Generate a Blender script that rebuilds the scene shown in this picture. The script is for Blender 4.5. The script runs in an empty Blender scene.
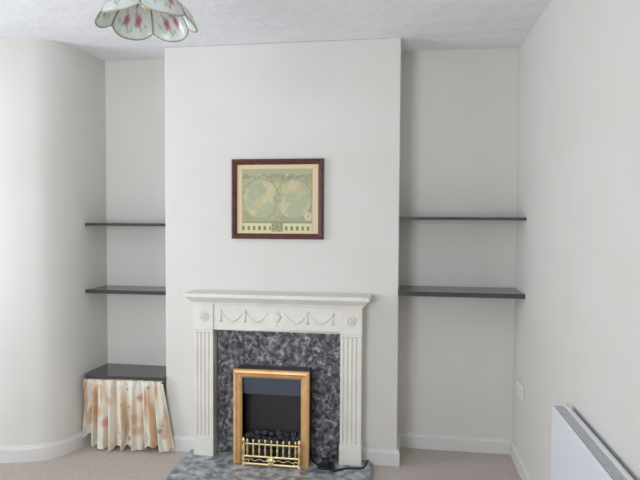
import bpy, bmesh, math, random
from mathutils import Vector, Matrix, noise
R = random.Random(7)
C = bpy.context.scene.collection
PI = math.pi

# ------------------------------------------------------------------ helpers
class MB:
    def __init__(s): s.v = []; s.f = []
    def box(s, x0, x1, y0, y1, z0, z1):
        n = len(s.v)
        s.v += [(x0,y0,z0),(x1,y0,z0),(x1,y1,z0),(x0,y1,z0),(x0,y0,z1),(x1,y0,z1),(x1,y1,z1),(x0,y1,z1)]
        s.f += [tuple(n+i for i in q) for q in ((3,2,1,0),(4,5,6,7),(0,1,5,4),(1,2,6,5),(2,3,7,6),(3,0,4,7))]
        return s
    def grid(s, P, closed_u=False, closed_v=False):
        n = len(s.v); nu = len(P); nv = len(P[0])
        for row in P: s.v += [tuple(p) for p in row]
        for i in range(nu if closed_u else nu-1):
            for j in range(nv if closed_v else nv-1):
                a = n+i*nv+j; b = n+((i+1)%nu)*nv+j
                c = n+((i+1)%nu)*nv+(j+1)%nv; d = n+i*nv+(j+1)%nv
                s.f.append((a,b,c,d))
        return s
    def cap(s, start, count, flip=False):
        q = list(range(start, start+count)); s.f.append(tuple(reversed(q)) if flip else tuple(q)); return s
    def lathe(s, prof, c=(0,0,0), n=20, axis='z', sx=1, sy=1):
        P = []
        for r, h in prof:
            row = []
            for k in range(n):
                a = 2*PI*k/n; x = r*math.cos(a)*sx; y = r*math.sin(a)*sy
                if axis == 'z': row.append((c[0]+x, c[1]+y, c[2]+h))
                elif axis == 'y': row.append((c[0]+x, c[1]-h, c[2]+y))
                else: row.append((c[0]-h, c[1]+x, c[2]+y))
            P.append(row)
        st = len(s.v); s.grid(P, closed_v=True)
        s.cap(st, n, True); s.cap(st+(len(prof)-1)*n, n)
        return s
    def tube(s, pts, r, n=8, caps=True):
        pts = [Vector(p) for p in pts]; P = []
        up = Vector((0,0,1))
        t0 = (pts[1]-pts[0]).normalized()
        if abs(t0.dot(up)) > .9: up = Vector((0,1,0))
        nrm = (up - t0*up.dot(t0)).normalized()
        for i, p in enumerate(pts):
            t = (pts[min(i+1,len(pts)-1)]-pts[max(i-1,0)]).normalized()
            nrm = nrm - t*nrm.dot(t)
            nrm = nrm.normalized() if nrm.length > 1e-6 else t.orthogonal().normalized()
            b = t.cross(nrm); rr = r[i] if isinstance(r,(list,tuple)) else r
            P.append([p+nrm*rr*math.cos(2*PI*k/n)+b*rr*math.sin(2*PI*k/n) for k in range(n)])
        st = len(s.v); s.grid(P, closed_v=True)
        if caps: s.cap(st, n, True); s.cap(st+(len(P)-1)*n, n)
        return s
    def prism(s, poly, z0, z1):
        n = len(s.v); k = len(poly)
        s.v += [(x,y,z0) for x,y in poly]+[(x,y,z1) for x,y in poly]
        s.f.append(tuple(n+i for i in reversed(range(k)))); s.f.append(tuple(n+k+i for i in range(k)))
        for i in range(k):
            j = (i+1)%k; s.f.append((n+i,n+j,n+k+j,n+k+i))
        return s
    def sweep(s, path, prof):
        """profile (offset, z) swept along a plan path, offset to the left of travel"""
        P = []
        for i, p in enumerate(path):
            p = Vector(p)
            d0 = (p-Vector(path[i-1])).normalized() if i else None
            d1 = (Vector(path[i+1])-p).normalized() if i < len(path)-1 else None
            d0 = d0 or d1; d1 = d1 or d0
            n0 = Vector((-d0.y,d0.x)); n1 = Vector((-d1.y,d1.x))
            m = (n0+n1).normalized(); m = m/max(.3, m.dot(n0))
            P.append([(p.x+m.x*o, p.y+m.y*o, z) for o, z in prof])
        st = len(s.v); k = len(prof); s.grid(P, closed_v=True)
        s.cap(st, k, True); s.cap(st+(len(P)-1)*k, k)
        return s

def obj(name, mb, mat, parent=None, bevel=0, smooth=False, segs=2, sub=0, smooth_angle=None):
    me = bpy.data.meshes.new(name); me.from_pydata([tuple(v) for v in mb.v], [], mb.f); me.update()
    bm = bmesh.new(); bm.from_mesh(me); bmesh.ops.recalc_face_normals(bm, faces=bm.faces); bm.to_mesh(me); bm.free()
    for m in (mat if isinstance(mat,(list,tuple)) else [mat]): me.materials.append(m)
    o = bpy.data.objects.new(name, me); C.objects.link(o)
    if parent:
        o.parent = parent
        o.matrix_parent_inverse = Matrix.Translation(world_loc(parent)).inverted()
    if smooth:
        for p in me.polygons: p.use_smooth = True
    if bevel:
        b = o.modifiers.new('bevel','BEVEL'); b.width = bevel; b.segments = segs; b.limit_method = 'ANGLE'; b.angle_limit = math.radians(35)
        b.harden_normals = False
    if sub:
        m = o.modifiers.new('sub','SUBSURF'); m.levels = sub; m.render_levels = sub
    return o
def world_loc(o):          # things are Empties at their base; part meshes keep world coordinates
    return Vector(o.location) if o.type == 'EMPTY' else Vector((0,0,0))
def tag(o, label=None, cat=None, group=None, kind=None):
    if label: o['label'] = label
    if cat: o['category'] = cat
    if group: o['group'] = group
    if kind: o['kind'] = kind
    return o
def thing(name, loc, label, cat, group=None):
    o = bpy.data.objects.new(name, None); o.empty_display_size = .05; C.objects.link(o); o.location = loc
    return tag(o, label, cat, group)
def struct(name, mb, mat, parent=None, **k):
    o = obj(name, mb, mat, parent, **k)
    if not parent: o['kind'] = 'structure'
    return o

# ---------------------------------------------------------------- materials
def srgb(r, g, b):
    f = lambda c: (c/255/12.92) if c/255 <= .04045 else ((c/255+.055)/1.055)**2.4
    return (f(r), f(g), f(b), 1)
def mat(name, col, rough=.6, metal=0, spec=.5, bump=None, var=None, coat=0, attr=None, sheen=0, trans=None):
    m = bpy.data.materials.new(name); m.use_nodes = True; nt = m.node_tree; N = nt.nodes; L = nt.links
    b = N['Principled BSDF']; b.inputs['Roughness'].default_value = rough; b.inputs['Metallic'].default_value = metal
    b.inputs['Specular IOR Level'].default_value = spec; b.inputs['Coat Weight'].default_value = coat
    b.inputs['Sheen Weight'].default_value = sheen
    b.inputs['Base Color'].default_value = srgb(*col)
    tc = N.new('ShaderNodeTexCoord')
    if var:                                   # (colour2, scale, detail)
        nz = N.new('ShaderNodeTexNoise'); nz.inputs['Scale'].default_value = var[1]; nz.inputs['Detail'].default_value = var[2]
        L.new(tc.outputs['Object'], nz.inputs['Vector'])
        cr = N.new('ShaderNodeValToRGB'); cr.color_ramp.elements[0].position = .35; cr.color_ramp.elements[1].position = .65
        cr.color_ramp.elements[0].color = srgb(*var[0]); cr.color_ramp.elements[1].color = srgb(*col)
        L.new(nz.outputs['Fac'], cr.inputs['Fac']); L.new(cr.outputs['Color'], b.inputs['Base Color'])
    if attr:
        a = N.new('ShaderNodeAttribute'); a.attribute_name = attr; L.new(a.outputs['Color'], b.inputs['Base Color'])
    if bump:                                  # list of (scale, strength, distance)
        prev = None
        for sc, st, di in bump:
            nz = N.new('ShaderNodeTexNoise'); nz.inputs['Scale'].default_value = sc; nz.inputs['Detail'].default_value = 3
            L.new(tc.outputs['Object'], nz.inputs['Vector'])
            bp = N.new('ShaderNodeBump'); bp.inputs['Strength'].default_value = st; bp.inputs['Distance'].default_value = di
            L.new(nz.outputs['Fac'], bp.inputs['Height'])
            if prev: L.new(prev.outputs['Normal'], bp.inputs['Normal'])
            prev = bp
        L.new(prev.outputs['Normal'], b.inputs['Normal'])
    if trans:                                 # cloth / opal glass: part of the light passes through diffusely
        t = N.new('ShaderNodeBsdfTranslucent'); mx = N.new('ShaderNodeMixShader'); mx.inputs[0].default_value = trans
        if attr: L.new(a.outputs['Color'], t.inputs['Color'])
        else: t.inputs['Color'].default_value = srgb(*col)
        L.new(b.outputs[0], mx.inputs[1]); L.new(t.outputs[0], mx.inputs[2]); L.new(mx.outputs[0], N['Material Output'].inputs['Surface'])
    return m
def marble(name, cols, scale, rough):
    m = mat(name, cols[0], rough); nt = m.node_tree; N = nt.nodes; L = nt.links; b = N['Principled BSDF']
    tc = N.new('ShaderNodeTexCoord')
    wn = N.new('ShaderNodeTexNoise'); wn.inputs['Scale'].default_value = scale*.6; wn.inputs['Detail'].default_value = 4
    L.new(tc.outputs['Object'], wn.inputs['Vector'])
    mx = N.new('ShaderNodeMix'); mx.data_type = 'VECTOR'; mx.inputs['Factor'].default_value = .07
    L.new(tc.outputs['Object'], mx.inputs[4]); L.new(wn.outputs['Color'], mx.inputs[5])
    n1 = N.new('ShaderNodeTexNoise'); n1.inputs['Scale'].default_value = scale*2.2; n1.inputs['Detail'].default_value = 3; n1.inputs['Roughness'].default_value = .55
    L.new(mx.outputs[1], n1.inputs['Vector'])
    cr = N.new('ShaderNodeValToRGB'); e = cr.color_ramp.elements
    e[0].position = .36; e[0].color = srgb(*cols[0]); e[1].position = .70; e[1].color = srgb(*cols[3])
    k = e.new(.47); k.color = srgb(*cols[1]); k = e.new(.57); k.color = srgb(*cols[2])
    L.new(n1.outputs['Fac'], cr.inputs['Fac'])
    vo = N.new('ShaderNodeTexVoronoi'); vo.inputs['Scale'].default_value = scale*1.6; vo.feature = 'F1'
    L.new(mx.outputs[1], vo.inputs['Vector'])
    r2 = N.new('ShaderNodeValToRGB'); r2.color_ramp.elements[0].position = .12; r2.color_ramp.elements[1].position = .3
    r2.color_ramp.elements[0].color = (.55,.55,.55,1); r2.color_ramp.elements[1].color = (0,0,0,1)
    L.new(vo.outputs['Distance'], r2.inputs['Fac'])
    m2 = N.new('ShaderNodeMix'); m2.data_type = 'RGBA'
    L.new(r2.outputs['Color'], m2.inputs['Factor']); L.new(cr.outputs['Color'], m2.inputs[6]); m2.inputs[7].default_value = srgb(*cols[4])
    L.new(m2.outputs[2], b.inputs['Base Color'])
    return m

M = {}
M['wall'] = mat('wall_paint', (223,220,214), .75, spec=.25, bump=[(5,.10,.008),(120,.05,.002)], var=((220,217,210),2.5,2))
M['ceiling'] = mat('artex_ceiling', (240,240,243), .8, spec=.2, bump=[(7,.5,.025),(26,.3,.01)])
M['skirting'] = mat('white_gloss_paint', (222,220,216), .4, bump=[(8,.06,.004)])
M['carpet'] = mat('beige_carpet', (212,198,188), .95, spec=.1, bump=[(260,.9,.006),(30,.3,.006)], var=((193,181,172),55,6), sheen=.2)
M['surround'] = mat('cream_painted_plaster', (232,229,219), .5, bump=[(60,.08,.002)], var=((227,223,212),9,3))
M['marble'] = marble('mottled_grey_marble', ((50,48,52),(88,85,90),(120,117,122),(186,183,184),(160,157,160)), 17, .28)
M['hearth'] = marble('lit_blue_grey_marble', ((102,108,112),(146,151,154),(172,176,178),(204,206,206),(180,184,186)), 9, .3)  # same marble as the panel, bluer, with overhead light and sheen painted in
M['brass'] = mat('polished_brass', (244,218,164), .34, .85, bump=[(40,.05,.002)])
M['brass_dark'] = mat('satin_brass', (240,196,136), .45, .55, bump=[(90,.05,.001)], var=((228,178,120),14,3))
M['black'] = mat('black_enamel', (22,21,23), .35, bump=[(80,.03,.001)])
M['smoke'] = mat('smoked_steel_hood', (92,102,118), .38, .55, bump=[(12,.05,.003)])
M['glassblack'] = mat('dark_fireback', (44,44,46), .4)
M['coal'] = mat('coal_effect', (40,39,42), .55, bump=[(70,.7,.01)], var=((78,80,88),45,3))
M['shelf'] = mat('black_stained_wood', (60,58,59), .25, spec=.8, coat=.3, bump=[(30,.05,.002)], var=((52,49,51),20,4))
M['frame'] = mat('mahogany_frame', (98,52,44), .35, var=((70,34,30),26,4), coat=.3)
M['map'] = mat('printed_map', (200,190,150), .5, attr='col')
M['curtain'] = mat('floral_cotton', (240,230,205), .85, spec=.15, attr='col', trans=.12)
M['petal'] = mat('opal_glass', (230,232,226), .2, attr='col', trans=.4)
M['rim'] = mat('antique_lead_edge', (176,174,156), .4, .3)
M['rad'] = mat('radiator_enamel', (226,231,236), .3, bump=[(10,.03,.002)])
M['radgrille'] = mat('grille_grey', (205,202,204), .5)
M['plastic'] = mat('white_plastic', (232,231,228), .35)
M['rubber'] = mat('black_rubber_flex', (20,20,22), .5)
M['upvc'] = mat('white_window_frame', (238,238,236), .3)
g = bpy.data.materials.new('window_glass'); g.use_nodes = True; N = g.node_tree.nodes; L = g.node_tree.links; N.clear()
out = N.new('ShaderNodeOutputMaterial'); tr = N.new('ShaderNodeBsdfTransparent'); gl = N.new('ShaderNodeBsdfGlossy'); gl.inputs['Roughness'].default_value = .02
fr = N.new('ShaderNodeFresnel'); mxs = N.new('ShaderNodeMixShader')
L.new(fr.outputs[0], mxs.inputs[0]); L.new(tr.outputs[0], mxs.inputs[1]); L.new(gl.outputs[0], mxs.inputs[2]); L.new(mxs.outputs[0], out.inputs[0])
M['glass'] = g

# ------------------------------------------------------------------ setting
H = 2.6; W = 1.494; XR = 2.232; XL = -.56; DR = .297; DL = .25; XW = -2.2; YR = -4.4
def catmull(pts, n=6):
    o = []
    for i in range(len(pts)-1):
        p0 = Vector(pts[max(i-1,0)]); p1 = Vector(pts[i]); p2 = Vector(pts[i+1]); p3 = Vector(pts[min(i+2,len(pts)-1)])
        for k in range(n):
            t = k/n
            o.append(.5*((2*p1)+(-p0+p2)*t+(2*p0-5*p1+4*p2-p3)*t*t+(-p0+3*p1-3*p2+p3)*t**3))
    o.append(Vector(pts[-1])); return [tuple(v) for v in o]
curve = catmull([(-.543,DL),(-.553,.10),(-.564,0),(-.585,-.10),(-.620,-.19),(-.672,-.255),(-.765,-.300),(-.90,-.338),(-1.15,-.368),(-1.6,-.385),(XW,-.39)])

struct('floor', MB().box(XW-.3, XR+.3, YR-.3, .6, -.12, 0), M['carpet'])
struct('ceiling', MB().box(XW-.3, XR+.3, YR-.3, .6, H, H+.12), M['ceiling'])
o = struct('wall_left', MB().prism(curve+[(XW,.55),(XL+.008,.55)], 0, H), M['wall'])
for p in o.data.polygons: p.use_smooth = abs(p.normal.z) < .5 and p.area < 1.3
for e in o.data.edges:
    a, b = (o.data.vertices[i].co for i in e.vertices)
    if abs(a.z-b.z) < .01: e.use_edge_sharp = True
struct('wall_back_left', MB().box(XL+.008, 0, DL, .55, 0, H), M['wall'])
struct('wall_chimney', MB().box(0, W, 0, .55, 0, H), M['wall'], bevel=.006)
struct('wall_back_right', MB().box(W, XR, DR, .55, 0, H), M['wall'])
struct('wall_right', MB().box(XR, XR+.25, YR, .55, 0, H), M['wall'])
# window wall on the left, and the wall behind the camera, each with an opening
def window(idx, axis, pos, a0, a1, z0, z1, d):
    """frame in the opening; axis 'x' = wall plane x = pos"""
    def B(mb, u0, u1, w0, w1, v0, v1):
        return mb.box(w0, w1, u0, u1, v0, v1) if axis == 'x' else mb.box(u0, u1, w0, w1, v0, v1)
    f = MB(); t = .055; w0, w1 = sorted((pos+.1*d, pos+.16*d))
    B(f,a0,a0+t,w0,w1,z0,z1); B(f,a1-t,a1,w0,w1,z0,z1); B(f,a0+t,a1-t,w0,w1,z0,z0+t); B(f,a0+t,a1-t,w0,w1,z1-t,z1)
    m = (a0+a1)/2; B(f,m-t/2,m+t/2,w0,w1,z0+t,z1-t)
    w = struct('window_%d' % idx, f, M['upvc'], bevel=.004)
    wc = (w0+w1)/2
    for u0, u1 in ((a0+t,m-t/2),(m+t/2,a1-t)):
        p = B(MB(),u0,u1,wc-.003,wc+.003,z0+t,z1-t); obj('pane', p, M['glass'], w)
    s0, s1 = sorted((pos-.05*d, pos+.1*d))
    obj('window_sill', B(MB(),a0-.04,a1+.04,s0,s1,z0-.03,z0), M['upvc'], w, bevel=.005)
WL = (-2.05,-1.05,.75,2.25); WR = (-.65,.65,.75,2.25)
m = MB(); a0,a1,z0,z1 = WL
m.box(XW-.25,XW,YR,a0,0,H).box(XW-.25,XW,a1,.55,0,H).box(XW-.25,XW,a0,a1,0,z0-.03).box(XW-.25,XW,a0,a1,z1,H)
struct('wall_window_side', m, M['wall'])
window(1,'x',XW,a0,a1,z0,z1,-1)
m = MB(); a0,a1,z0,z1 = WR
m.box(XW-.25,a0,YR-.25,YR,0,H).box(a1,XR+.25,YR-.25,YR,0,H).box(a0,a1,YR-.25,YR,0,z0-.03).box(a0,a1,YR-.25,YR,z1,H)
struct('wall_rear', m, M['wall'])
window(2,'y',YR,a0,a1,z0,z1,-1)
# skirting boards
SK = [(0,0),(.016,0),(.016,.078),(.012,.086),(.010,.094),(.004,.100),(0,.100)]
struct('baseboard_left', MB().sweep(curve, SK), M['skirting'])
struct('baseboard_back_left', MB().sweep([(XL+.026,DL),(0,DL)], [(-o,z) for o,z in SK]), M['skirting'])
struct('baseboard_chimney_left', MB().sweep([(0,DL-.017),(0,0),(.2285,0)], [(-o,z) for o,z in SK]), M['skirting'])
struct('baseboard_chimney_right', MB().sweep([(1.2825,0),(W,0),(W,DR-.017)], [(-o,z) for o,z in SK]), M['skirting'])
struct('baseboard_back_right', MB().sweep([(W+.001,DR),(XR,DR)], [(-o,z) for o,z in SK]), M['skirting'])
struct('baseboard_right', MB().sweep([(XR,DR-.017),(XR,YR)], [(-o,z) for o,z in SK]), M['skirting'])

# ------------------------------------------------------------------ shelves
for z, t, x0, x1, y0, y1, lab, grp in (
    (1.528,.018,W+.001,XR-.001,-.010,DR-.001,'thin black wooden shelf in the right alcove, the upper of the two',None),
    (1.078,.028,W+.001,XR-.001,-.015,DR-.001,'black wooden shelf in the right alcove, the lower and thicker of the two',None),
    (1.478,.018,-.558,-.001,.0,DL-.001,'thin black shelf in the left alcove, the topmost one near eye level',None),
    (1.038,.024,-.559,-.001,.0,DL-.001,'black shelf in the left alcove, between the topmost shelf and the curtained one',None),
    (.484,.018,-.560,-.001,-.002,DL-.001,'dark grey low shelf in the left alcove with a floral curtain hanging below it',None)):
    if z < .6: mb = MB().prism([(-.543,y1),(-.556,.02),(-.550,-.035),(-.528,-.060),(x1,-.034),(x1,y1)], z-t, z)
    elif x0 < 0: mb = MB().prism([(-.541,y1),(x0,y0),(x1,y0),(x1,y1)], z-t, z)
    else: mb = MB().box(x0,x1,y0,y1,z-t,z)
    o = obj('alcove_shelf', mb, M['shelf'], bevel=.0015)
    tag(o, lab, 'shelf')

# --------------------------------------------------------- gathered curtain
def fold(u):  # pseudo-random folds along the width
    return .62*math.sin(2*PI*(8.2*u+.35*math.sin(5*u)))+.30*math.sin(2*PI*(14.3*u+.2)+1.3*math.sin(9*u))
nu, nv = 300, 70; P = []; cols = []
blobs = []
for k in range(14):
    blobs.append((R.random(), R.random(), R.uniform(.008,.018), R.choice('ppoog')))
blobs += [(.48,.80,.022,'g'),(.20,.45,.05,'o'),(.33,.30,.04,'o'),(.64,.55,.05,'o'),(.13,.25,.045,'o'),(.72,.25,.035,'p'),(.92,.7,.02,'g'),(.57,.88,.02,'g'),(.28,.62,.04,'p'),(.68,.72,.04,'o')]
for i in range(nu):
    u = i/(nu-1); row = []
    for j in range(nv):
        v = j/(nv-1)                                    # 0 top, 1 hem
        amp = .007+.050*v**.55
        x = -.530+.527*u-.034*v*max(0,1-u/.3)
        x += v*(.072*max(0,(u-.55)/.45)**1.5)+.006*math.cos(2*PI*8.2*u)*v
        f = fold(u)
        fy = -.062+.028*u; y = fy*(1-.45*v)-.008-amp*(f+.75)*.85
        y += .045*(.5+.5*math.tanh((.135-u)/.012))*min(1,v*2.5)     # the end by the left wall hangs further back
        if j < 3: y -= .003*math.sin(60*PI*u)*(1-j/3)
        hem = .012+.022*(.5+.5*math.sin(7.1*u*2+1))*(.3+.7*(f<.0))
        hem += .05*(.5+.5*math.tanh((.135-u)/.012))
        hem += .035*math.exp(-((u-.80)/.045)**2)+.02*math.exp(-((u-.62)/.03)**2)
        z = .4585+.005*abs(math.sin(38*PI*u))*(1-v)-v*(.4585-hem)
        # keep it off the rounded wall
        row.append((x, min(y,-.010), z))
        c = Vector((250,244,228)); h = u*1.25
        s = noise.noise(Vector((h*11,v*1.3,3)))
        if s > .10: c = c.lerp(Vector((222,184,144)), min(.85,(s-.10)*2.6))
        s = noise.noise(Vector((h*16,v*2.2,13)))
        if s > .22: c = c.lerp(Vector((204,150,118)), min(.5,(s-.22)*3))
        s = noise.noise(Vector((h*10,v*4,33)))
        if s > .2: c = c.lerp(Vector((218,218,206)), min(.7,(s-.2)*3))
        for bu,bv,br,bc in blobs:
            d = math.hypot((u-bu)*.62, (v-bv)*.44)
            if d < br:
                t = min(1,(1-d/br)*1.6)
                c = c.lerp(Vector({'p':(214,150,132),'o':(216,170,124),'g':(132,142,112),'r':(190,112,96)}[bc]), t*(.55 if bc!='g' else .6))
        cols.append(srgb(*c))
    P.append(row)
mb = MB().grid(P)
cr = thing('alcove_curtain', (-.28,-.02,0), 'cream curtain with peach flowers gathered under the low left alcove shelf', 'curtain')
cl = obj('curtain_cloth', mb, M['curtain'], cr, smooth=True)
ca = cl.data.color_attributes.new('col','FLOAT_COLOR','POINT')
for i, c in enumerate(cols): ca.data[i].color = c
obj('curtain_wire', MB().tube([(-.530,-.056,.461),(-.003,-.030,.461)], .0025), M['rim'], cr, smooth=True)
obj('curtain_hook', MB().lathe([(.0075,0),(.009,.004),(.006,.010),(.003,.014)], (-.0095,-.034,.4515), 10, 'y'), M['black'], cr, smooth=True)

# ------------------------------------------------------------- mantelpiece
mp = thing('mantelpiece', (.757,0,.025), 'cream carved fireplace surround with fluted columns and a moulded mantel shelf on the chimney breast', 'fireplace surround')
HZ = .025
A, B_ = .230, 1.282; IA, IB = .357, 1.149; FT = .820; BT = .985
obj('mantel_shelf', MB().box(.192,1.332,-.185,-.0005,1.030,1.056), M['surround'], mp, bevel=.006, segs=3)
# cornice under the shelf (mitred round both ends)
pr = [(0,.985),(.012,.985),(.014,.994),(.022,1.000),(.034,1.006),(.046,1.016),(.052,1.022),(.058,1.024),(.058,1.0298),(0,1.0298)]
obj('cornice', MB().sweep([(A-.001+.0,-.0005),(A-.001,-.105),(B_+.001,-.105),(B_+.001,-.0005)], [(-o*.62,z) for o,z in pr]), M['surround'], mp)
obj('frieze', MB().box(IA-.0005,IB+.0005,-.098,-.0005,FT,BT), M['surround'], mp, bevel=.003)
obj('frieze_bead', MB().tube([(IA,-.0985,FT+.010),(IB,-.0985,FT+.010)], .0045), M['surround'], mp, smooth=True)
for s, x0, x1 in ((-1,A,IA),(1,IB,B_)):
    obj('corner_block', MB().box(x0,x1,-.106,-.0005,FT,BT), M['surround'], mp, bevel=.003)
    cx = (x0+x1)/2; cz = (FT+BT)/2
    ro = MB().lathe([(.034,0),(.034,.003),(.029,.006),(.025,.003),(.012,.003),(.010,.008),(.004,.010)], (cx,-.1055,cz), 24, 'y')
    for k in range(8):
        a = k*PI/4; ro.lathe([(.001,.0),(.0065,.002),(.006,.005),(.001,.007)], (cx+.0185*math.cos(a),-.1075,cz+.0185*math.sin(a)), 8, 'y')
    obj('rosette', ro, M['surround'], mp, smooth=True)
    # fluted shaft: plan profile extruded
    n = 4; m_ = .014; w = x1-x0-2*m_; pts = [(x0+.003,-.0005),(x0+.003,-.100)]
    fw = w/n
    for k in range(n):
        xa = x0+m_+k*fw+.003; xb = xa+fw-.006
        for q in range(9):
            t = q/8; a = PI*t; pts.append((xa+(xb-xa)*t, -.100+.008*math.sin(a)))
    pts += [(x1-.003,-.100),(x1-.003,-.0005)]
    obj('column_shaft', MB().prism(list(reversed(pts)), .148, FT-.016), M['surround'], mp)
    obj('column_capital', MB().box(x0,x1,-.105,-.0005,FT-.016,FT-.0002), M['surround'], mp, bevel=.004)
    pb = MB().box(x0-.001,x1+.001,-.108,-.0005,HZ,.136).box(x0,x1,-.1045,-.0005,.136,.148)
    obj('plinth', pb, M['surround'], mp, bevel=.003)
# carved relief on the frieze: urn and swags
cx = (IA+IB)/2; yz = -.0975
ur = MB().lathe([(.020,-.052),(.022,-.048),(.010,-.042),(.008,-.034),(.022,-.022),(.034,-.004),(.037,.012),(.026,.020),(.030,.024),(.034,.028),(.020,.034),(.010,.042),(.006,.052),(.001,.056)], (cx,yz,.905), 18, 'z', 1, .28)
obj('urn_relief', ur, M['surround'], mp, smooth=True)
for s in (-1,1):
    sw = MB()
    for k in range(2):
        xa = cx+s*(.05+k*.155); xb = xa+s*.145; pts = []; rr = []
        for q in range(15):
            t = q/14; pts.append((xa+(xb-xa)*t, yz-.001, .935-.055*math.sin(PI*t))); rr.append(.0025+.005*math.sin(PI*t))
        sw.tube(pts, rr, 8)
        sw.lathe([(.011,0),(.012,.004),(.006,.008)], (xb,yz,.938), 12, 'y')
        sw.tube([(xb,yz-.001,.928),(xb,yz-.001,.872)], [.004,.0075], 8)
    obj('swag_relief', sw, M['surround'], mp, smooth=True)

tag(obj('marble_back_panel', MB().box(IA-.02,IB+.02,-.030,-.001,HZ+.0005,FT+.02), M['marble'], bevel=.0), 'dark mottled grey marble panel filling the inside of the fireplace surround', 'marble panel')
# back panel sits behind the columns; the columns are solid, so trim it to the opening
o = bpy.data.objects['marble_back_panel']
for v in o.data.vertices:
    v.co.x = IA+.0035 if v.co.x < .7 else IB-.0035
    v.co.z = FT-.0005 if v.co.z > .5 else HZ+.0005
hp = [(.180,-.001),(.178,-.30),(.196,-.505),(.215,-.520),(1.310,-.520),(1.335,-.505),(1.352,-.30),(1.345,-.10),(1.338,-.001)]
hp = [(x, y if y < -.01 else -.0165) for x,y in hp]
tag(obj('hearth', MB().prism(list(reversed(hp)), 0.0, HZ), M['hearth'], bevel=.005, segs=3), 'blue-grey polished marble hearth slab on the carpet in front of the fire', 'hearth')

# ------------------------------------------------------------ electric fire
FY = -.155
ef = thing('electric_fire', (.742,-.1,HZ), 'brass framed electric fire with coal bed and brass fret standing on the marble hearth', 'fireplace')
fx0, fx1, fz0, fz1 = .507, .975, HZ, .600; ft = .052
# outer brass frame: moulded profile mitred round three sides
def frame_side(pts_out, pts_in):
    pass
prof = [(0,0),(0,-.018),(.006,-.024),(.018,-.026),(.026,-.020),(.040,-.016),(.052,-.006),(.052,0)]   # (inward, y)
def ring(inw, y):
    return [(fx0+inw, FY+y, fz0), (fx0+inw, FY+y, fz1-inw), (fx1-inw, FY+y, fz1-inw), (fx1-inw, FY+y, fz0)]
rows = [ring(a,b) for a,b in prof]
P = [[rows[k][i] for k in range(len(prof))] for i in range(4)]
mbf = MB().grid(P, closed_v=True); mbf.cap(0,8,True); mbf.cap(24,8)
obj('brass_frame', mbf, M['brass_dark'], ef, bevel=.0)
# black casing between the frame and the marble
bx = MB(); x0,x1 = fx0+.006, fx1-.006; yb = -.0305
bx.box(x0,x0+.012,FY+.0005,yb,HZ,fz1-.006).box(x1-.012,x1,FY+.0005,yb,HZ,fz1-.006).box(x0+.012,x1-.012,FY+.0005,yb,fz1-.018,fz1-.006)
bx.box(x0+.012,x1-.012,-.036,yb,HZ,fz1-.018)
obj('casing', bx, M['black'], ef)
ix0, ix1 = fx0+.042, fx1-.042
obj('fireback', MB().box(ix0,ix1,-.052,-.040,.14,.455), M['glassblack'], ef, bevel=.002)
hd = MB().prism([(ix0-.02,0),(ix1+.02,0),(ix1+.02,.012),(ix0-.02,.012)],0,1)
hd.v = [(ix0-.02,FY+.004,.582),(ix1+.02,FY+.004,.582),(ix1+.02,FY+.012,.582),(ix0-.02,FY+.012,.582),
        (ix0-.02,FY+.030,.438),(ix1+.02,FY+.030,.438),(ix1+.02,FY+.036,.438),(ix0-.02,FY+.036,.438)]
hd.f = [(0,1,2,3),(7,6,5,4),(0,4,5,1),(1,5,6,2),(2,6,7,3),(3,7,4,0)]
obj('hood', hd, M['smoke'], ef, bevel=.0015)
# coal bed
cb = MB().box(ix0,ix1,-.160,-.056,HZ+.001,.115); co = obj('fuel_tray', cb, M['black'], ef)
def rock(mb, c, r, seed):
    n0 = len(mb.v); nn, mm = 9, 7
    P = []
    for i in range(mm):
        th = PI*(i+.0)/(mm-1); row = []
        for j in range(nn):
            ph = 2*PI*j/nn
            d = Vector((math.sin(th)*math.cos(ph), math.sin(th)*math.sin(ph), math.cos(th)))
            k = r*(1+.45*noise.noise(d*1.6+Vector((seed,seed*2.1,0))))
            row.append((c[0]+d.x*k*1.25, c[1]+d.y*k, c[2]+d.z*k*.8))
        P.append(row)
    mb.grid(P, closed_v=True)
k = 0
for layer, (zz, yy, nn) in enumerate(((.125,-.142,11),(.142,-.112,11),(.158,-.085,10),(.176,-.070,8))):
    for q in range(nn):
        c = MB(); x = ix0+.024+(ix1-ix0-.048)*(q+.5*(layer%2)*.6)/(nn-1+.3)
        rock(c, (x, yy+R.uniform(-.004,.004), zz+R.uniform(-.006,.008)), R.uniform(.015,.021), k*1.7); k += 1
        obj('coal', c, M['coal'], ef)
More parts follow.
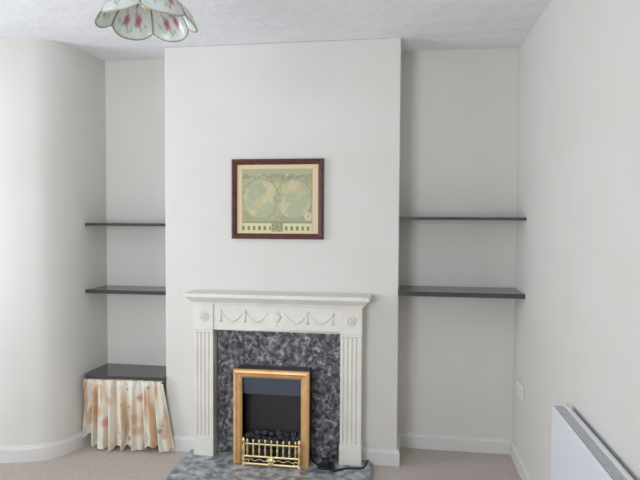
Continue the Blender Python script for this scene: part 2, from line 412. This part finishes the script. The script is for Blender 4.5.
# brass fret
fr = obj('fret', MB().box(.580,.908,-.2125,-.2045,.158,.166).box(.566,.922,-.214,-.203,.082,.092).box(.566,.922,-.214,-.203,.036,.047), M['brass'], ef, bevel=.002)
bal = [(.001,0),(.0045,.001),(.0055,.006),(.0035,.012),(.0055,.022),(.0068,.032),(.0052,.044),(.0032,.052),(.0048,.060),(.0032,.068),(.004,.078),(.0065,.086),(.0045,.094),(.0015,.101)]
proto = None
for q in range(9):
    x = .597+.294*q/8
    if proto is None:
        proto = obj('baluster', MB().lathe([(r*1.12,h) for r,h in bal], (0,0,0), 10), M['brass'], fr, smooth=True); b = proto
    else:
        b = proto.copy(); C.objects.link(b); b.parent = fr
    b.location = (x,-.2085,.0915)
fr.location.x += .009
for s, x in ((-1,.574),(1,.914)):
    pst = MB().lathe([(.006,0),(.010,.002),(.011,.010),(.007,.016),(.008,.030),(.012,.040),(.008,.052),(.006,.075),(.009,.095),(.011,.112),(.007,.130),(.005,.140),(.009,.150),(.010,.158),(.006,.168),(.002,.176)], (x,-.209,HZ+.0005), 14)
    p = obj('end_post', pst, M['brass'], fr, smooth=True)
    sc = []
    for q in range(22):
        a = q/21*2.0*PI; r = .006+.012*q/21
        sc.append((x-s*.020+s*r*math.cos(a), -.212, .060+r*math.sin(a)*.9))
    obj('scroll', MB().tube(sc, .003, 6), M['brass'], fr, smooth=True)
ce = MB().lathe([(.020,0),(.021,.003),(.012,.006),(.006,.009),(.001,.010)], (.744,-.213,.066), 18, 'y')
for k in range(6):
    a = k*PI/3; ce.lathe([(.001,0),(.008,.002),(.008,.005),(.001,.007)], (.744+.022*math.cos(a),-.213,.066+.022*math.sin(a)), 8, 'y')
obj('centre_medallion', ce, M['brass'], fr, smooth=True)
for xa, xb in ((.600,.716),(.772,.888)):
    n = 16; obj('pierced_strip', MB().tube([(xa+(xb-xa)*t/n, -.2085, .0645+.005*math.sin(t*PI*4/n)) for t in range(n+1)], .0022, 6), M['brass'], fr, smooth=True)

# ----------------------------------------------------------- power flex
pts = []
for k in range(120):
    t = k/119; a = t*2*PI*4.3
    r = .034+.010*math.sin(a*.37+1)
    pts.append((1.078+r*1.15*math.cos(a)+.006*math.sin(3*a*.31), -.172+r*.85*math.sin(a), HZ+.006+.026*t+.004*math.sin(a*1.7)))
lead0 = [(.975,-.085,HZ+.006),(1.0,-.10,HZ+.0055),(1.04,-.15,HZ+.0055)]
x_, y_, z_ = pts[-1]
tail = [(x_+.02,y_-.02,z_-.012),(1.12,-.21,HZ+.008),(1.16,-.185,HZ+.0055),(1.20,-.160,HZ+.0055),(1.24,-.150,HZ+.0055),(1.285,-.145,HZ+.0055),(1.305,-.11,HZ+.0055),(1.312,-.06,HZ+.0055),(1.318,-.030,HZ+.006)]
tail = [t_ if isinstance(t_, tuple) else tuple(t_) for t_ in catmull(tail, 5)]
pc = thing('power_cable', (1.08,-.17,HZ), 'black electric cable coiled on the hearth to the right of the fire', 'cable')
obj('flex', MB().tube(pts+tail, .0050, 8), M['rubber'], pc, smooth=True)
obj('flex', MB().tube(catmull([(.978,-.075,.07),(.985,-.09,HZ+.012),(1.01,-.12,HZ+.0055),(1.03,-.15,HZ+.0055),(1.055,-.165,HZ+.006)],5), .0050, 8), M['rubber'], pc, smooth=True)
plug = MB().box(1.052,1.100,-.190,-.150,HZ+.030,HZ+.062); obj('inline_switch', plug, M['rubber'], pc, bevel=.008, segs=3)

# ----------------------------------------------------------- picture
px0, px1, pz0, pz1 = .449, 1.032, 1.386, 1.883; fw_ = .034
pf = thing('framed_map', (.74,-.001,pz0), 'old world map print in a dark mahogany frame on the chimney breast', 'picture')
prof = [(0,-.001),(0,-.020),(.004,-.025),(.012,-.027),(.018,-.022),(.026,-.019),(.031,-.014),(fw_,-.012),(fw_,-.001)]
def ring4(a, y): return [(px0+a,y,pz0+a),(px0+a,y,pz1-a),(px1-a,y,pz1-a),(px1-a,y,pz0+a)]
rows = [ring4(a,b) for a,b in prof]
obj('picture_frame', MB().grid([[rows[k][i] for k in range(len(prof))] for i in range(4)], closed_u=True, closed_v=True), M['frame'], pf)
nx, nz_ = 200, 168; P = []; cols = []
mx0, mx1, mz0, mz1 = px0+fw_-.002, px1-fw_+.002, pz0+fw_-.002, pz1-fw_+.002
V = lambda *a: Vector(a)
for i in range(nx):
    row = []; u = i/(nx-1)
    for j in range(nz_):
        v = j/(nz_-1); row.append((mx0+(mx1-mx0)*u, -.008, mz0+(mz1-mz0)*v))
        c = V(224,198,158)                                         # warm border
        if .065 < u < .925 and .03 < v < .94:
            c = V(178,178,132)
            n1 = noise.noise(V(u*9,v*7,0)); n2 = noise.noise(V(u*22,v*18,5)); n3 = noise.noise(V(u*60,v*50,9))
            c = c+V(24,18,10)*n1*1.3+V(26,24,18)*n3
            if v > .86: c = V(150,152,116) if math.sin(u*150)*math.sin(v*190) > 0 else V(190,186,146)
            inside = False
            for k, cx_ in enumerate((.295,.700)):
                d = math.hypot((u-cx_)/.215, (v-.50)/.285)
                if d < 1:
                    inside = True
                    c = V(176,190,158)+V(20,20,10)*n3
                    s = noise.noise(V(u*6+k*7,v*5+3,2))+.4*n2
                    if s > .06: c = V(214,208,146) if noise.noise(V(u*12,v*9,7)) > -.1 else V(188,202,150)
                    if s > .40: c = V(226,216,176)
                elif d < 1.035: c = V(118,130,92)
            if not inside and .20 < v < .86 and n2 > .18: c = V(140,160,128)
            d = abs(u-.5)
            if d < .05 and .28 < v < .68 and n2 > 0: c = V(150,174,120)
            if .80 < v < .86 and (n2 > .05): c = V(124,138,112)
            if v < .15:
                c = V(214,206,158)
                if .05 < v < .11 and math.sin(u*95) > .05 and abs(u-.5) > .08: c = V(116,126,88)
                if abs(u-.5) < .07: c = V(168,166,120) if n3 > 0 else V(120,130,96)
            elif v < .18: c = V(140,150,112)
            elif v < .24 and abs(u-.5) < .3 and n2 > -.1: c = V(176,168,128)
            if abs(u-.065) < .004 or abs(u-.925) < .004 or abs(v-.03) < .005 or abs(v-.94) < .005: c = V(128,128,90)
            d = math.hypot((u-.875)/.048, (v-.255)/.058)
            if d < 1: c = V(228,224,208)
            if d < .35: c = V(180,170,160)
        if .065 < u < .925 and .18 < v < .86: c = c.lerp(V(182,182,138)+V(26,22,12)*n1+V(14,12,8)*n3, .42); c = V(c.x*.95,c.y*.92,c.z*.93)
        cols.append(srgb(*[max(20,min(250,q)) for q in c]))
    P.append(row)
mpn = obj('map_print', MB().grid(P), M['map'], pf)
ca = mpn.data.color_attributes.new('col','FLOAT_COLOR','POINT')
for i, c in enumerate(cols): ca.data[i].color = c
obj('backing_board', MB().box(px0+.01,px1-.01,-.0055,-.0015,pz0+.01,pz1-.01), M['shelf'], pf)

# ----------------------------------------------------------- ceiling light
LX, LY, LZ = .640, -1.60, 2.172
cl = thing('ceiling_light', (LX,LY,H), 'pendant ceiling light with scalloped opal glass shade painted with pink flowers', 'ceiling light')
obj('ceiling_rose', MB().lathe([(.055,0),(.054,-.008),(.040,-.020),(.018,-.030),(.008,-.034)], (LX,LY,H-.0005), 24), M['brass'], cl, smooth=True)
obj('stem', MB().lathe([(.006,0),(.006,-.24)], (LX,LY,H-.03), 12), M['brass'], cl, smooth=True)
obj('hub', MB().lathe([(.008,.09),(.022,.082),(.034,.07),(.040,.058),(.036,.05),(.024,.045),(.026,.03),(.022,.012),(.012,.002),(.004,-.006)], (LX,LY,LZ+.062), 20), M['brass'], cl, smooth=True)
NP = 6
for k in range(NP):
    a0 = 2*PI*(k+.5)/NP+math.radians(47)
    hw = PI/NP*.985; nu, nv = 41, 30; P = []; cols = []; edge = []
    for i in range(nu):
        u = i/(nu-1)*2-1; row = []
        for j in range(nv):
            v = j/(nv-1)
            sc = 1-.16*(abs(u)**2.6)                          # scalloped end
            t = v*sc
            r = .026+.134*math.sin(t*PI/2*.96)**.95+.010*(1-u*u)*t
            z = LZ+.118-.118*(1-math.cos(t*PI/2))**.9 - .0*t
            a = a0+hw*u
            row.append((LX+r*math.cos(a), LY+r*math.sin(a), z))
            c = Vector((232,234,229))
            s = noise.noise(Vector((u*3+k*5,v*5,1)))
            if s > .12: c = c.lerp(Vector((216,228,218)), min(1,(s-.12)*3))
            for fu, fv, fs in ((-.30,.62,.15),(.30,.64,.15),(0,.30,.07)):
                du = (u-fu)*.75; dv = (v-fv)*1.0
                d = math.hypot(du,dv); an = math.atan2(dv,du)
                rr = fs*(.62+.38*abs(math.cos(2.5*an+k)))
                if d < rr: c = Vector((190,120,146)).lerp(Vector((220,178,190)), d/rr) if d > .03 else Vector((160,100,112))
                elif abs(du+dv*.6) < .022 and -.2 < dv < .24: c = Vector((176,192,164))
            for gu, gv in ((-.66,.74),(.68,.72),(0,.80),(-.1,.5)):
                if math.hypot((u-gu)*.8,(v-gv)*1.3) < .065: c = c.lerp(Vector((176,198,176)), .6)
            if abs(u) > .965 or v > .975: c = Vector((140,140,110))
            cols.append(srgb(*c))
        P.append(row)
    pt = obj('shade_petal', MB().grid(P), M['petal'], cl, smooth=True)
    so = pt.modifiers.new('solid','SOLIDIFY'); so.thickness = .003
    ca = pt.data.color_attributes.new('col','FLOAT_COLOR','POINT')
    for i, c in enumerate(cols): ca.data[i].color = c
    edge = [P[i][nv-1] for i in range(nu)]
    side = [P[0][j] for j in range(8,nv)]
    obj('petal_rim', MB().tube(edge, .0015, 6), M['rim'], pt, smooth=True)
    obj('petal_seam', MB().tube(side, .0016, 6), M['rim'], pt, smooth=True)
    bd = MB().lathe([(.001,-.006),(.005,-.003),(.005,.003),(.001,.006)], P[0][nv-1], 8)
    obj('seam_bead', bd, M['rim'], pt, smooth=True)

# ----------------------------------------------------------- radiator
RX = XR; ry0, ry1 = -2.25, -1.012; rz0, rz1 = .17, .745
rd = thing('radiator', (XR-.05,-1.6,0), 'white panel radiator with a top grille on the right wall', 'radiator')
fx = XR-.088
fp = MB().box(fx,fx+.014,ry0,ry1,rz0,rz1-.006)
obj('front_panel', fp, M['rad'], rd, bevel=.005, segs=3)
obj('back_panel', MB().box(XR-.034,XR-.022,ry0+.01,ry1-.01,rz0+.01,rz1-.02), M['rad'], rd, bevel=.004)
ends = []
for y in (ry0,ry1-.004):
    obj('end_cap', MB().box(fx+.012,XR-.020,y,y+.004,rz0+.01,rz1-.001), M['rad'], rd, bevel=.001)
gr = MB(); gx0, gx1 = fx+.014, XR-.036
n = 80; pitch = (ry1-ry0-.02)/n
for k in range(n): gr.box(gx0,gx1,ry0+.01+k*pitch,ry0+.01+k*pitch+pitch*.62,rz1-.010,rz1-.006)
gr.box(gx0,gx0+.005,ry0+.004,ry1-.004,rz1-.010,rz1-.0055).box(gx1-.004,gx1,ry0+.004,ry1-.004,rz1-.010,rz1-.0055)
obj('top_grille', gr, M['radgrille'], rd)
obj('top_rail', MB().box(XR-.036,XR-.021,ry0+.004,ry1-.004,rz1-.012,rz1), M['rad'], rd, bevel=.002)
fn = MB()
for k in range(36):
    y = ry0+.03+k*(ry1-ry0-.06)/35
    fn.box(fx+.0145,XR-.036,y-.001,y+.001,rz0+.03,rz1-.03)
obj('convector_fins', fn, M['rad'], rd)
for y in (-1.2,-2.05): obj('wall_bracket', MB().box(XR-.0215,XR-.0005,y-.02,y+.02,rz0+.05,rz1-.08), M['rad'], rd, bevel=.001)
obj('valve', MB().lathe([(.012,0),(.016,.004),(.018,.02),(.018,.05),(.014,.056),(.004,.058)], (XR-.055,ry1+.045,.19), 16), M['plastic'], rd, smooth=True)
obj('pipe', MB().tube([(XR-.055,ry1+.045,.0),(XR-.055,ry1+.045,.192)], .0075, 10).tube([(XR-.055,ry1+.045,.205),(XR-.055,ry1-.004,.205)], .0075, 10), M['rad'], rd, smooth=True)

# ----------------------------------------------------------- wall socket
sk = thing('wall_socket', (XR-.0005,.06,.49), 'white plastic electric socket low on the right wall inside the alcove', 'socket')
obj('faceplate', MB().box(XR-.011,XR-.0005,-.013,.133,.447,.533), M['plastic'], sk, bevel=.003)
for y in (.022,.098):
    obj('rocker_switch', MB().box(XR-.014,XR-.0105,y-.006,y+.006,.503,.520), M['plastic'], sk, bevel=.001)
    obj('pin_slots', MB().box(XR-.0115,XR-.0108,y-.003,y+.003,.488,.496).box(XR-.0115,XR-.0108,y-.014,y-.008,.468,.472).box(XR-.0115,XR-.0108,y+.008,y+.014,.468,.472), M['black'], sk)

# ----------------------------------------------------------- light
def area(name, loc, rot, sx, sy, power, col):
    l = bpy.data.lights.new(name,'AREA'); l.shape = 'RECTANGLE'; l.size = sx; l.size_y = sy; l.energy = power; l.color = col
    o = bpy.data.objects.new(name, l); C.objects.link(o); o.location = loc; o.rotation_euler = rot
    return o
area('daylight_side', (XW-.175,(WL[0]+WL[1])/2,1.47), (0,-PI/2-.25,0), 1.36, .92, 57, (.93,1,1.10))
area('daylight_rear', ((WR[0]+WR[1])/2,YR-.175,1.47), (PI/2+.30,0,0), 1.22, 1.36, 69, (.94,1,1.08))
w = bpy.data.worlds.new('sky'); bpy.context.scene.world = w; w.use_nodes = True
w.node_tree.nodes['Background'].inputs[0].default_value = (.80,.89,1,1); w.node_tree.nodes['Background'].inputs[1].default_value = 1.0

# ----------------------------------------------------------- camera
f_, yaw, pit, rol = 570.43, -.1482, -.0372, .0054
cam = bpy.data.cameras.new('camera'); co = bpy.data.objects.new('camera', cam); C.objects.link(co)
cam.sensor_fit = 'HORIZONTAL'; cam.sensor_width = 36; cam.lens = f_*36/640; cam.clip_start = .05
fw = Vector((math.sin(yaw)*math.cos(pit), math.cos(yaw)*math.cos(pit), math.sin(pit)))
r = Vector((math.cos(yaw), -math.sin(yaw), 0)); u = r.cross(fw)
r2 = r*math.cos(rol)+u*math.sin(rol); u2 = -r*math.sin(rol)+u*math.cos(rol)
mt = Matrix((( r2.x,u2.x,-fw.x,1.5304),( r2.y,u2.y,-fw.y,-3.4887),( r2.z,u2.z,-fw.z,1.5138),(0,0,0,1)))
co.matrix_world = mt
sc = bpy.context.scene; sc.camera = co
sc.view_settings.view_transform = 'Standard'; sc.view_settings.look = 'None'; sc.view_settings.gamma = 1; sc.view_settings.use_curve_mapping = False
sc.view_settings.exposure = 0
